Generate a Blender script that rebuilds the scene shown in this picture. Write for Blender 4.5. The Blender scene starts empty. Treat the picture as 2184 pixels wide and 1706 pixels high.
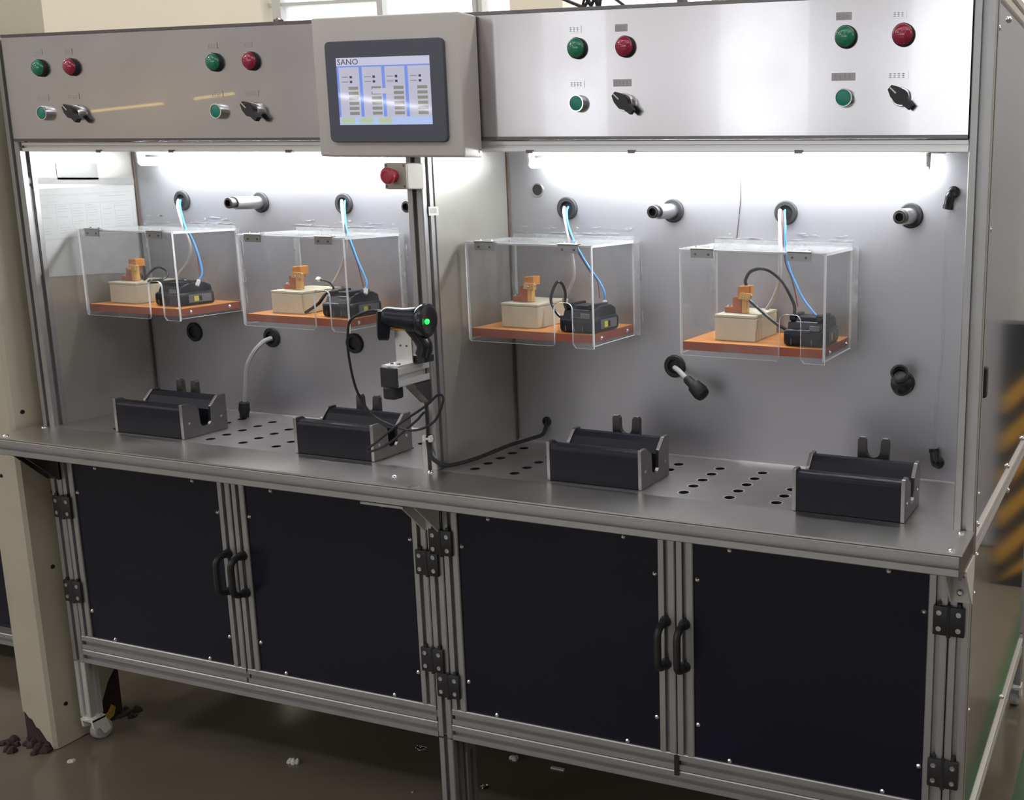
import bpy, bmesh, math, random
from mathutils import Vector, Matrix
PI = math.pi
random.seed(7)
SC = bpy.context.scene
COL = SC.collection

# ---------------------------------------------------------------- camera
cam_d = bpy.data.cameras.new('camera'); cam = bpy.data.objects.new('camera', cam_d); COL.objects.link(cam)
cam_d.sensor_width = 36.0; cam_d.sensor_fit = 'HORIZONTAL'
cam_d.lens = 2267.99 / 2184 * 36
cam_d.shift_x = (1092 - 1673.85) / 2184
cam_d.shift_y = (820.57 - 853) / 2184
cam_d.clip_start = 0.02; cam_d.clip_end = 200
_r = Vector((0.94511808, 0.32661103, 0.00877759)); _u = Vector((-0.07077545, 0.17842875, 0.98140411)); _f = Vector((-0.31897123, 0.928164, -0.19175228))
M = Matrix(((_r.x, _u.x, -_f.x), (_r.y, _u.y, -_f.y), (_r.z, _u.z, -_f.z))).to_4x4()
M.translation = Vector((2.04431954, -1.47144387, 0.49956258))
cam.matrix_world = M
SC.camera = cam

# ---------------------------------------------------------------- world, light, exposure
SC.view_settings.view_transform = 'Standard'; SC.view_settings.look = 'None'
SC.view_settings.exposure = 0.0; SC.view_settings.gamma = 1.0; SC.view_settings.use_curve_mapping = False
W = bpy.data.worlds.new('world'); SC.world = W; W.use_nodes = True
W.node_tree.nodes['Background'].inputs[0].default_value = (0.95, 0.97, 1.0, 1)
W.node_tree.nodes['Background'].inputs[1].default_value = 3.0
SC.cycles.transparent_max_bounces = 24
SC.cycles.max_bounces = 8

def area(name, loc, target, sx, sy, power, color=(1, 1, 1)):
    d = bpy.data.lights.new(name, 'AREA'); d.shape = 'RECTANGLE'; d.size = sx; d.size_y = sy; d.energy = power; d.color = color
    o = bpy.data.objects.new(name, d); COL.objects.link(o); o.location = loc
    o.rotation_euler = (Vector(target) - Vector(loc)).to_track_quat('-Z', 'Y').to_euler()
    return o
# rows of hall lamps under the ceiling (white) and daylight entering the front windows
CEIL = 3.3
for lx in (-7, -3.5, 0, 3.5):
    for ly in (-9, -5.5, -2.6):
        area('hall_lamp', (lx, ly, CEIL - .08), (lx, ly, 0), 1.4, .35, 40 if lx < -3 else 8, (1, .95, .95))
for lx in (-5, -2.2, .6, 3.4): area('hall_lamp', (lx, .9, CEIL - .08), (lx, .9, 0), 1.4, .35, 42, (1, .95, .88))  # back row added to brighten the back wall and floor
# wide unseen fill lamps added over the aisle, so light falls off downwards
area('aisle_fill', (2.1, -.85, 1.85), (1.5, 0, .4), 2.6, 1.0, 9, (1, .96, .98))
area('aisle_fill', (-.1, -1.0, 1.9), (.4, 0, .4), 1.8, .9, 5, (1, .96, .97))
area('side_fill', (5.9, .4, 2.1), (0, .6, .9), 3.5, 1.6, 26, (1, .97, .96))  # unseen fill added to brighten the side rails and side sheet

# ---------------------------------------------------------------- helpers
def tag(o, label=None, cat=None, group=None, kind=None):
    if label: o['label'] = label
    if cat: o['category'] = cat
    if group: o['group'] = group
    if kind: o['kind'] = kind
    return o
def thing(name, label, cat, loc=(0, 0, 0), group=None):
    o = bpy.data.objects.new(name, None); COL.objects.link(o); o.location = loc; o.empty_display_size = .02
    return tag(o, label, cat, group)
def wloc(o):
    v = Vector((0, 0, 0))
    while o: v += o.location; o = o.parent
    return v
def copy_tree(o, parent=None):
    c = o.copy(); COL.objects.link(c); c.parent = parent
    for ch in list(o.children): copy_tree(ch, c)
    return c

class MB:
    def __init__(s): s.v = []; s.f = []; s.m = []; s.cur = 0
    def mat(s, i): s.cur = i; return s
    def add(s, vs, fs, mi=None):
        b = len(s.v); s.v += [tuple(v) for v in vs]
        for f in fs: s.f.append([b + i for i in f]); s.m.append(s.cur if mi is None else mi)
        return s
    def box(s, x0, x1, y0, y1, z0, z1):
        if x0 > x1: x0, x1 = x1, x0
        if y0 > y1: y0, y1 = y1, y0
        if z0 > z1: z0, z1 = z1, z0
        vs = [(x, y, z) for z in (z0, z1) for y in (y0, y1) for x in (x0, x1)]
        return s.add(vs, [(0, 2, 3, 1), (4, 5, 7, 6), (0, 1, 5, 4), (2, 6, 7, 3), (0, 4, 6, 2), (1, 3, 7, 5)])
    def bbox(s, x0, x1, y0, y1, z0, z1, b=.002, seg=2):
        bm = bmesh.new(); bmesh.ops.create_cube(bm, size=1)
        for v in bm.verts: v.co = Vector(((x0 + x1) / 2 + v.co.x * (x1 - x0), (y0 + y1) / 2 + v.co.y * (y1 - y0), (z0 + z1) / 2 + v.co.z * (z1 - z0)))
        bmesh.ops.bevel(bm, geom=bm.edges[:], offset=b, segments=seg, affect='EDGES', profile=.5)
        bm.verts.ensure_lookup_table(); bm.verts.index_update()
        s.add([v.co for v in bm.verts], [[v.index for v in f.verts] for f in bm.faces]); bm.free(); return s
    def frame(s, d):
        d = Vector(d).normalized(); a = Vector((0, 0, 1)) if abs(d.z) < .9 else Vector((1, 0, 0))
        u = d.cross(a).normalized(); return d, u, d.cross(u).normalized()
    def lathe(s, o, d, prof, seg=20, caps=True):
        """prof: (distance along d, radius) list"""
        o = Vector(o); d, u, w = s.frame(d); n = len(prof); vs = []
        for t, r in prof:
            for k in range(seg):
                a = 2 * PI * k / seg; vs.append(o + d * t + (u * math.cos(a) + w * math.sin(a)) * r)
        fs = []
        for i in range(n - 1):
            for k in range(seg):
                k2 = (k + 1) % seg; fs.append((i * seg + k, i * seg + k2, (i + 1) * seg + k2, (i + 1) * seg + k))
        if caps:
            fs.append(list(range(seg))[::-1]); fs.append([(n - 1) * seg + k for k in range(seg)])
        return s.add(vs, fs)
    def cyl(s, a, b, r, seg=16, r2=None):
        a = Vector(a); b = Vector(b); return s.lathe(a, b - a, [(0, r), ((b - a).length, r if r2 is None else r2)], seg)
    def prism(s, poly, axis, a, b):
        """poly of 2D points; axis 'x': (y,z), 'y': (x,z), 'z': (x,y)"""
        def mk(p, t): return {'x': (t, p[0], p[1]), 'y': (p[0], t, p[1]), 'z': (p[0], p[1], t)}[axis]
        n = len(poly); vs = [mk(p, a) for p in poly] + [mk(p, b) for p in poly]
        return s.add(vs, [list(range(n))[::-1], list(range(n, 2 * n))] + [(i, (i + 1) % n, n + (i + 1) % n, n + i) for i in range(n)])
    def profile(s, axis, c0, c1, a, b, h=.015):
        """aluminium T-slot bar of side 2h centred on (c0,c1)"""
        sl, d, r = h * .28, h * .50, h * .1; e = h * .13; q2 = h * .46; base = [(-h + r, -h), (-sl, -h), (-sl, -h + e), (-q2, -h + e), (-q2, -h + d), (q2, -h + d), (q2, -h + e), (sl, -h + e), (sl, -h), (h - r, -h)]
        poly = []
        for q in range(4):
            for (x, y) in base:
                for _ in range(q): x, y = -y, x
                poly.append((c0 + x, c1 + y))
        return s.prism(poly, axis, a, b)
    def tube(s, pts, r, seg=8, sub=6):
        P = [Vector(p) for p in pts]; Q = []
        for i in range(len(P) - 1):
            p0 = P[max(i - 1, 0)]; p1 = P[i]; p2 = P[i + 1]; p3 = P[min(i + 2, len(P) - 1)]
            for k in range(sub):
                t = k / sub; Q.append(.5 * ((2 * p1) + (p2 - p0) * t + (2 * p0 - 5 * p1 + 4 * p2 - p3) * t * t + (3 * p1 - p0 - 3 * p2 + p3) * t ** 3))
        Q.append(P[-1]); n = len(Q); vs = []
        d = (Q[1] - Q[0]).normalized(); _, u, _w = s.frame(d)
        for i in range(n):
            d = (Q[min(i + 1, n - 1)] - Q[max(i - 1, 0)]).normalized(); u = (u - d * u.dot(d)).normalized(); w = d.cross(u)
            for k in range(seg):
                a = 2 * PI * k / seg; vs.append(Q[i] + (u * math.cos(a) + w * math.sin(a)) * r)
        fs = [(i * seg + k, i * seg + (k + 1) % seg, (i + 1) * seg + (k + 1) % seg, (i + 1) * seg + k) for i in range(n - 1) for k in range(seg)]
        fs += [list(range(seg))[::-1], [(n - 1) * seg + k for k in range(seg)]]
        return s.add(vs, fs)
    def build(s, name, mats, parent=None, local=False, smooth=False, bevel=0):
        if not isinstance(mats, (list, tuple)): mats = [mats]
        me = bpy.data.meshes.new(name); vs = s.v
        if parent is not None and not local:
            o = wloc(parent); vs = [(v[0] - o.x, v[1] - o.y, v[2] - o.z) for v in vs]
        me.from_pydata(vs, [], s.f); me.update()
        for m in mats: me.materials.append(m)
        for p, mi in zip(me.polygons, s.m): p.material_index = mi
        bm = bmesh.new(); bm.from_mesh(me); bmesh.ops.recalc_face_normals(bm, faces=bm.faces)
        for e in bm.edges:
            e.smooth = not (len(e.link_faces) == 2 and e.calc_face_angle(0) > .6)
        bm.to_mesh(me); bm.free()
        if smooth:
            for p in me.polygons: p.use_smooth = True
        ob = bpy.data.objects.new(name, me); COL.objects.link(ob)
        if parent is not None: ob.parent = parent
        if bevel:
            md = ob.modifiers.new('bevel', 'BEVEL'); md.width = bevel; md.segments = 2; md.limit_method = 'ANGLE'
        return ob
def struct(name, mb, m, parent=None, **k):
    o = mb.build(name, m, parent, **k)
    if parent is None: o['kind'] = 'structure'
    return o
def text(body, name, m, parent, loc, size, rot=(PI / 2, 0, 0), ext=.0002, sx=1):
    c = bpy.data.curves.new(name, 'FONT'); c.body = body; c.size = size; c.extrude = ext; c.resolution_u = 2
    t = bpy.data.objects.new(name + '_curve', c); COL.objects.link(t); bpy.context.view_layer.update()
    me = bpy.data.meshes.new_from_object(t.evaluated_get(bpy.context.evaluated_depsgraph_get())); bpy.data.objects.remove(t); bpy.data.curves.remove(c)
    me.transform(Matrix.Translation(Vector(loc)) @ Matrix.Rotation(rot[2], 4, 'Z') @ Matrix.Rotation(rot[0], 4, 'X') @ Matrix.Diagonal((sx, 1, 1, 1)))
    me.materials.clear(); me.materials.append(m)
    o = bpy.data.objects.new(name, me); COL.objects.link(o); o.parent = parent
    me.transform(Matrix.Translation(-wloc(parent))); return o

# ---------------------------------------------------------------- materials
MATS = {}
def mat(name, col, rough=.5, metal=0, noise=0, nscale=8, stretch=(1, 1, 1), bump=0, bscale=60, bstretch=(1, 1, 1), emis=None, estr=0, spec=None, rnoise=0, dirt=None, dscale=3, damt=.5, dlo=.5, dhi=.75, trans=0, ior=1.45, alpha=None, coat=0):
    m = bpy.data.materials.new(name); m.use_nodes = True; nt = m.node_tree; b = nt.nodes['Principled BSDF']; L = nt.links
    b.inputs['Base Color'].default_value = (*col, 1); b.inputs['Roughness'].default_value = rough; b.inputs['Metallic'].default_value = metal
    if spec is not None: b.inputs['Specular IOR Level'].default_value = spec
    if trans: b.inputs['Transmission Weight'].default_value = trans; b.inputs['IOR'].default_value = ior
    if coat: b.inputs['Coat Weight'].default_value = coat; b.inputs['Coat Roughness'].default_value = .02; b.inputs['Coat IOR'].default_value = 1.45
    tc = nt.nodes.new('ShaderNodeNewGeometry')
    def nz(scale, st, detail=4):
        mp = nt.nodes.new('ShaderNodeMapping'); mp.inputs['Scale'].default_value = st; L.new(tc.outputs['Position'], mp.inputs[0])
        n = nt.nodes.new('ShaderNodeTexNoise'); n.inputs['Scale'].default_value = scale; n.inputs['Detail'].default_value = detail; L.new(mp.outputs[0], n.inputs['Vector']); return n
    src = None
    if noise:
        n = nz(nscale, stretch); r = nt.nodes.new('ShaderNodeMapRange'); r.inputs[1].default_value = .3; r.inputs[2].default_value = .7; r.inputs[3].default_value = 1 - noise; r.inputs[4].default_value = 1 + noise; L.new(n.outputs[0], r.inputs[0])
        mx = nt.nodes.new('ShaderNodeVectorMath'); mx.operation = 'SCALE'; mx.inputs[0].default_value = col; L.new(r.outputs[0], mx.inputs['Scale']); L.new(mx.outputs[0], b.inputs['Base Color']); src = mx.outputs[0]
    if dirt:
        n = nz(dscale, (1, 1, 1), 6); r = nt.nodes.new('ShaderNodeMapRange'); r.inputs[1].default_value = dlo; r.inputs[2].default_value = dhi; r.inputs[3].default_value = 0; r.inputs[4].default_value = damt; L.new(n.outputs[0], r.inputs[0])
        mx = nt.nodes.new('ShaderNodeMix'); mx.data_type = 'RGBA'; L.new(r.outputs[0], mx.inputs[0]); mx.inputs[7].default_value = (*dirt, 1)
        if src: L.new(src, mx.inputs[6])
        else: mx.inputs[6].default_value = (*col, 1)
        L.new(mx.outputs[2], b.inputs['Base Color'])
    if rnoise:
        n = nz(5, (1, 1, 1)); r = nt.nodes.new('ShaderNodeMapRange'); r.inputs[1].default_value = .3; r.inputs[2].default_value = .7; r.inputs[3].default_value = max(rough - rnoise, .02); r.inputs[4].default_value = rough + rnoise; L.new(n.outputs[0], r.inputs[0]); L.new(r.outputs[0], b.inputs['Roughness'])
    if bump:
        n = nz(bscale, bstretch, 3); bp = nt.nodes.new('ShaderNodeBump'); bp.inputs['Strength'].default_value = bump; bp.inputs['Distance'].default_value = .001; L.new(n.outputs[0], bp.inputs['Height']); L.new(bp.outputs[0], b.inputs['Normal'])
    if emis: b.inputs['Emission Color'].default_value = (*emis, 1); b.inputs['Emission Strength'].default_value = estr
    MATS[name] = m; return m
ALU = mat('anodised_aluminium', (.45, .45, .445), .42, .75, noise=.05, nscale=14)
ALUB = mat('bright_aluminium', (.80, .80, .79), .35, .6)
HOODM = mat('brushed_stainless', (.56, .545, .56), .21, 1, coat=.8, noise=.03, nscale=2.5, rnoise=.03, dirt=(.42, .38, .37), dscale=4, damt=.35, dlo=.55, dhi=.8)
WALLM = mat('satin_stainless', (.43, .43, .455), .38, .66, noise=.04, nscale=3, rnoise=.05)
PARTM = mat('dull_stainless', (.50, .485, .44), .34, .6, noise=.06, nscale=4, dirt=(.36, .30, .25), dscale=7, damt=.5, dlo=.55, dhi=.75)
TABM = mat('worktop_stainless', (.72, .70, .68), .32, 1, noise=.05, nscale=5, rnoise=.05, dirt=(.50, .47, .40), dscale=6, damt=.5, dlo=.40, dhi=.85)
TAB2 = mat('perforated_stainless', (.60, .58, .58), .42, .9, noise=.06, nscale=6, dirt=(.34, .31, .28), dscale=5, damt=.5)
SIDEM = mat('polished_stainless', (.78, .78, .80), .09, 1, noise=.04, nscale=3)
BLACKP = mat('black_acrylic', (.007, .008, .018), .35, 0, spec=.28, noise=.15, nscale=3)
BLK = mat('black_plastic', (.02, .02, .022), .45)
BLKS = mat('glossy_black_plastic', (.013, .014, .018), .22)
DARK = mat('dark_void', (.006, .006, .008), .7)
RUB = mat('black_rubber', (.018, .018, .02), .6)
STEEL = mat('machined_steel', (.62, .62, .64), .28, 1)
DSTEEL = mat('blackened_steel', (.16, .15, .15), .35, .9, noise=.1, nscale=20)
HINGEM = mat('dull_hinge_steel', (.34, .34, .34), .3, .9)
CHROME = mat('chrome', (.82, .82, .84), .12, 1)
CREAM = mat('cream_paint', (.50, .47, .36), .45, 0, noise=.05, nscale=3, bump=.2, bscale=9, dirt=(.40, .34, .24), dscale=9, damt=.5, dlo=.55, dhi=.75)
RUST = mat('bare_rusty_base', (.035, .022, .018), .8, 0, bump=.8, bscale=60, noise=.4, nscale=20)
HMIM = mat('grey_painted_steel', (.60, .58, .55), .5, 0, noise=.03)
BEZ = mat('slate_bezel', (.085, .09, .125), .42)
IVORY = mat('ivory_plastic', (.66, .62, .47), .45, noise=.04, nscale=20)
BEDGE = mat('bakelite_shaded_edge', (.33, .085, .045), .5)  # darker cut edge, with the dimmer light on the sides painted in
BAKE = mat('orange_bakelite', (.66, .27, .06), .4, noise=.12, nscale=9, stretch=(1, 5, 1), spec=.4)
BAKE2 = mat('brown_bakelite', (.42, .13, .06), .42, noise=.15, nscale=40)
BRASS = mat('ochre_clip', (.72, .42, .14), .4, noise=.1, nscale=60)
CRAD = mat('black_anodised_block', (.010, .010, .017), .38, spec=.25, noise=.1, nscale=30)
PLATE = mat('dark_milled_steel', (.36, .35, .35), .3, 1, noise=.08, nscale=30)
BATM = mat('navy_black_plastic', (.010, .013, .022), .3, spec=.35, noise=.15, nscale=30)
BATG = mat('grey_label_print', (.17, .17, .18), .4)
YEL = mat('yellow_print', (.75, .68, .05), .5)
BLUE = mat('blue_wire', (.06, .36, .80), .4)
REDW = mat('dull_red_wire', (.25, .07, .07), .4)
SLEEVE = mat('grey_white_sleeve', (.60, .60, .57), .45)
GREYC = mat('light_grey_cable', (.42, .42, .42), .45)
WHITEP = mat('white_plastic', (.75, .75, .70), .4)
PAPER = mat('paper', (.46, .47, .46), .6, noise=.02)
TAPE = mat('cloudy_clear_tape', (.34, .34, .33), .3, noise=.06, nscale=40)
INK = mat('grey_ink', (.42, .42, .44), .6)
INKD = mat('dark_ink', (.22, .20, .21), .6)
LBL = mat('label_tape', (.46, .44, .45), .5)
GRN = mat('green_lens', (.01, .22, .11), .15, spec=.6, coat=.5)
RED = mat('red_lens', (.36, .015, .06), .15, spec=.6, coat=.5)
GBTN = mat('green_button', (.01, .24, .17), .35)
REDB = mat('red_mushroom', (.42, .035, .06), .3)
EBOX = mat('beige_grey_plastic', (.42, .39, .34), .5)
LED = mat('green_led', (.02, .8, .15), .4, emis=(.02, 1, .12), estr=1.1)
TUBEL = mat('fluorescent_tube', (1, 1, 1), .4, emis=(.95, .985, 1), estr=58)
FLOOR = mat('epoxy_floor', (.15, .130, .098), .16, 0, noise=.14, nscale=2.2, rnoise=.06, dirt=(.07, .05, .04), dscale=2.0, damt=.6, dlo=.5, dhi=.8, spec=.5)
GREENF = mat('green_floor_paint', (.05, .11, .06), .2, noise=.1)
HALL = mat('hall_wall_paint', (.60, .58, .56), .7, noise=.05, nscale=1)
CREAMW = mat('cream_wall_paint', (.84, .78, .65), .7, noise=.03, nscale=1)
HALLD = mat('hall_ceiling_paint', (.45, .44, .42), .8)
WFRAME = mat('window_frame_paint', (.55, .55, .53), .5)
HGREY = mat('grey_column_paint', (.44, .44, .46), .5, noise=.08, nscale=3)
HYEL = mat('hazard_yellow', (.62, .33, .05), .5)
HBLK = mat('hazard_black', (.03, .035, .04), .5)
SEAL = mat('white_sealant', (.62, .62, .60), .4)
SEALG = mat('dry_clear_sealant', (.50, .50, .50), .3)
SCR = mat('terminal_screen', (.25, .25, .3), .04, emis=(.60, .60, .76), estr=.62)
def emi(name, c, s): return mat(name, tuple(x * .3 for x in c), .04, emis=c, estr=s)
S_HEAD = emi('screen_header', (.62, .62, .80), .75)
S_BLUE = emi('screen_blue', (.20, .32, .85), .75)
S_BOX = emi('screen_value_box', (.36, .36, .30), .55)
S_GRN = emi('screen_green', (.50, .62, .45), .75)
S_LBL = emi('screen_light_blue', (.45, .58, .90), .8)
S_DRK = emi('screen_dark', (.10, .10, .14), .4)
S_POP = emi('screen_popup', (.62, .60, .72), .72)

def acrylic(name, tint, edge=False, lo=.02, hi=.08):
    m = bpy.data.materials.new(name); m.use_nodes = True; nt = m.node_tree; nt.nodes.clear(); L = nt.links
    out = nt.nodes.new('ShaderNodeOutputMaterial'); tr = nt.nodes.new('ShaderNodeBsdfTransparent'); gl = nt.nodes.new('ShaderNodeBsdfGlossy')
    gl.inputs['Roughness'].default_value = .04; tr.inputs[0].default_value = (*tint, 1)
    fr = nt.nodes.new('ShaderNodeFresnel')
    gg = nt.nodes.new('ShaderNodeNewGeometry'); mr = nt.nodes.new('ShaderNodeMapRange'); mr.inputs[3].default_value = 1.32; mr.inputs[4].default_value = 1 / 1.32
    L.new(gg.outputs['Backfacing'], mr.inputs[0]); L.new(mr.outputs[0], fr.inputs[0]); mx = nt.nodes.new('ShaderNodeMixShader')
    L.new(fr.outputs[0], mx.inputs[0]); L.new(tr.outputs[0], mx.inputs[1]); L.new(gl.outputs[0], mx.inputs[2])
    df = nt.nodes.new('ShaderNodeBsdfDiffuse'); df.inputs[0].default_value = (.84, .86, .87, 1)
    m2 = nt.nodes.new('ShaderNodeMixShader')
    if edge: m2.inputs[0].default_value = .85
    else:
        g = nt.nodes.new('ShaderNodeNewGeometry'); n = nt.nodes.new('ShaderNodeTexNoise'); n.inputs['Scale'].default_value = 40; n.inputs['Detail'].default_value = 5; L.new(g.outputs['Position'], n.inputs['Vector'])
        r = nt.nodes.new('ShaderNodeMapRange'); r.inputs[1].default_value = .5; r.inputs[2].default_value = .8; r.inputs[3].default_value = lo; r.inputs[4].default_value = hi; L.new(n.outputs[0], r.inputs[0]); L.new(r.outputs[0], m2.inputs[0])
    L.new(mx.outputs[0], m2.inputs[1]); L.new(df.outputs[0], m2.inputs[2]); L.new(m2.outputs[0], out.inputs[0]); MATS[name] = m; return m
ACR = acrylic('clear_acrylic', (.975, .975, .98)); ACRE = acrylic('frosted_acrylic_edge', (.8, .82, .83), True)
GLASS = acrylic('window_glass', (.97, .98, .98), lo=0, hi=.01)
ACRF = acrylic('frosted_acrylic_strip', (.95, .95, .95), lo=.22, hi=.5)
ACRT = acrylic('hazy_acrylic', (.97, .97, .97), lo=.12, hi=.26)  # clear sheet with a whitish haze mixed in, for top panels

# ================================================================ SETTING (the hall)
FZ = -.69; XA, XB, YA, YB = -9.0, 6.0, -12.0, 2.5
struct('floor', MB().box(XA, XB, YA, YB + .2, FZ - .1, FZ), FLOOR)
struct('ceiling', MB().box(XA, XB, YA, YB + .2, CEIL, CEIL + .1), HALLD)
struct('wall_left', MB().box(XA - .2, XA, YA, YB + .2, FZ, CEIL), HALL)
struct('wall_right', MB().box(XB, XB + .2, YA, YB + .2, FZ, CEIL), HALL)
# back wall: cream wall, then a ribbon of windows with a cream pier
mb = MB(); mb.box(XA, -1.829, YB, YB + .2, FZ, CEIL); mb.box(-1.829, XB, YB, YB + .2, FZ, .85); mb.box(-1.829, XB, YB, YB + .2, 2.6, CEIL)
mb.box(-.533, -.285, YB, YB + .2, .85, 2.6)
mb.box(1.56, XB, YB, YB + .2, .85, 2.6)
struct('wall_back', mb, CREAMW)
for wi, (x0, x1, bars) in enumerate([(-1.829, -.533, [(-1.806, .05), (-1.23, .03), (-.742, .018), (-.712, .018)]), (-.285, 1.56, [(.35, .03), (.95, .03)])]):
    w = MB().box(x0, x1, YB + .05, YB + .1, .85, .89).box(x0, x1, YB + .05, YB + .1, 2.56, 2.6).build('window_%d' % (wi + 1), WFRAME); w['kind'] = 'structure'
    for bx, bw in bars: MB().box(bx, bx + bw, YB + .04, YB + .09, .89, 2.56).build('mullion', WFRAME, w)
    MB().box(x0, x1 if wi else -1.235, YB + .045, YB + .085, 1.235, 1.25).build('transom', WFRAME, w)
    MB().box(x0 + .01, x1 - .01, YB + .07, YB + .074, .9, 2.55).build('pane', GLASS, w)
# front wall (behind the viewer): piers with tall windows between
piers = [(-9, -6.3), (-5.2, -3.6), (-2.3, -1.0), (.6, 1.5), (3.0, 6.0)]
mb = MB(); mb.box(XA, XB, YA - .2, YA, FZ, .6); mb.box(XA, XB, YA - .2, YA, 2.9, CEIL)
for a, b in piers: mb.box(a, b, YA - .2, YA, .6, 2.9)
struct('wall_front', mb, HALL)
for (a, b) in [(-6.3, -5.2), (-3.6, -2.3), (-1.0, .6), (1.5, 3.0)]:
    area('daylight', ((a + b) / 2, YA - .15, 1.75), ((a + b) / 2, 0, 1.75), b - a, 2.3, 9, (.93, .96, 1))

# far work lights of another bench across the hall (their reflections show on the hood and the screen)
WARM = mat('warm_lamp_tube', (1, .8, .3), .4, emis=(1, .68, .16), estr=8); COLD = mat('cold_lamp_tube', (1, 1, 1), .4, emis=(1, 1, 1), estr=45)
for (a, b, m, r, lb) in (((-7.25, -5.86, 1.02), (-5.36, -5.05, 1.02), WARM, .010, 'yellow strip light far across the hall, reflected on the hood'), ((-4.62, -4.68, 1.02), (-3.9, -4.33, 1.02), WARM, .010, 'short yellow strip light across the hall, reflected on the hood'), ((-6.6, -8.53, 1.34), (-7.06, -10.75, 1.34), COLD, .006, 'white strip light across the hall, reflected in the touch screen')):
    t = thing('strip_light', lb, 'lamp', a); A = Vector(a); B = Vector(b)
    MB().cyl(A, B, r, 10).build('tube', m, t)
    for q in (.1, .9): p = A.lerp(B, q); MB().cyl(p + Vector((0, 0, r)), (p.x, p.y, CEIL), .004, 6).build('hanger_rod', ALU, t)

# painted column left of the bench
c = thing('painted_column', 'cream painted steel column with peeling foot left of the test bench', 'column', (-.095, .04, FZ))
n = 26; vs = []; X0, X1, Y0, Y1 = -.139, -.050, -.043, .12
ring = [(X0, Y1), (X0, Y0 + .006), (X0 + .006, Y0)] + [(X0 + (X1 - X0) * t, Y0) for t in (.15, .25, .35, .45, .55, .65, .75, .85, .93)] + [(X1, Y0 + .006)] + [(X1, Y0 + (Y1 - Y0) * t) for t in (.1, .2, .3, .4, .5, .6, .7, .8, .9, 1)]
mb = MB(); nr = len(ring); bot = []
for i, (x, y) in enumerate(ring):
    if i < 3: z = .075
    elif i < 12: z = .075 - (i - 3) * .0085 + random.uniform(-.006, .006)
    elif i < 18: z = random.uniform(.0, .003)
    else: z = (i - 17) * .028 + random.uniform(-.01, .012)
    bot.append((x, y, FZ + max(z, .001)))
top = [(x, y, CEIL) for x, y in ring]
mb.add(bot + top, [(i, (i + 1) % nr, nr + (i + 1) % nr, nr + i) for i in range(nr)])
mb.build('paint_skin', CREAM, c)
mb = MB()
mb.prism([(.070, FZ + .004), (.092, FZ + .012), (.098, FZ + .030), (.088, FZ + .040), (.080, FZ + .028), (.068, FZ + .022)], 'x', X1 + .0001, X1 + .0005)
mb.build('yellow_stain', mat('yellow_stain_paint', (.50, .36, .06), .6, noise=.2, nscale=60), c)
MB().box(X0 + .004, X1 - .004, Y0 + .004, Y1 - .004, FZ, CEIL).build('steel_core', RUST, c)
mb = MB()
rq = random.Random(11)
for k in range(46):
    a = rq.uniform(0, 6.28); q = rq.uniform(0, 1) ** .5
    if k < 32: cx_, cy_ = -.125 + .062 * q * math.cos(a), -.052 + .030 * q * math.sin(a)
    else: cx_, cy_ = -.045 + .028 * q * math.cos(a), .125 + .024 * q * math.sin(a)
    s_ = rq.uniform(.006, .013); mb.lathe((cx_, cy_, FZ), (rq.uniform(-.3, .3), rq.uniform(-.3, .3), 1), [(0, s_), (s_ * .5, s_ * .8), (s_ * rq.uniform(.7, 1.4), s_ * .25)], 6)
mb.build('crumbled_base', RUST, c)
mb = MB().lathe((X1, .02, -.145), (1, 0, 0), [(0, .0), (.0002, .0045), (.002, .004)], 12).lathe((-.10, Y0, -.10), (0, -1, 0), [(0, .004), (.002, .003)], 10)
for (y, z) in [(-.02, .03), (.0, -.30), (-.01, -.60), (.03, -.47)]: mb.lathe((X1, y, z), (1, 0, 0), [(0, .0045), (.0015, .004)], 12)
mb.build('bolt_hole', DARK, c)
tag(MB().lathe((-3.28, YB, 1.75), (0, -1, 0), [(0, .02), (.006, .018)], 12).build('wall_plug', DARK), 'small black plug in the cream wall above the hood', 'plug')

# neighbouring bench on the far left
nb = thing('neighbour_bench', 'dark panelled neighbouring bench behind the cream column', 'bench', (-1.0, .3, FZ))
MB().box(-1.6, -.30, .22, .8, FZ + .09, -.05).build('black_panel', BLACKP, nb)
MB().profile('x', .205, FZ + .075, -1.6, -.30).build('bottom_rail', ALU, nb)
for x in (-1.58, -.32): MB().profile('z', x, .24, FZ, FZ + .09).build('leg', ALU, nb)

# hazard column and grey column to the right (seen mirrored in the polished side sheet)
g = tag(MB().bbox(1.99, 2.35, 1.9, 2.2, FZ, CEIL, .01).build('grey_column', HGREY), 'grey painted column mirrored in the polished side sheet', 'column')
h = thing('hazard_post', 'black and yellow striped guard post mirrored in the side sheet', 'post', (1.93, 1.62, FZ))
MB().box(1.84, 1.998, 1.58, 1.66, FZ, .095).build('post_body', HBLK, h)
for k in range(8):
    z = FZ - .06 + k * .115; poly = []
    for (x, zz) in ((1.84, z + .16), (1.985, z), (1.985, z + .055), (1.84, z + .215)): poly.append((x, min(max(zz, FZ + .002), .09)))
    if poly[0][1] < .088: MB().prism(poly, 'y', 1.578, 1.58).build('yellow_stripe', HYEL, h)
tag(MB().box(1.858, 1.886, .42, YB, FZ, FZ + .0006).build('floor_line', GREENF), 'green painted floor line beside the bench end', 'floor marking')

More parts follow.
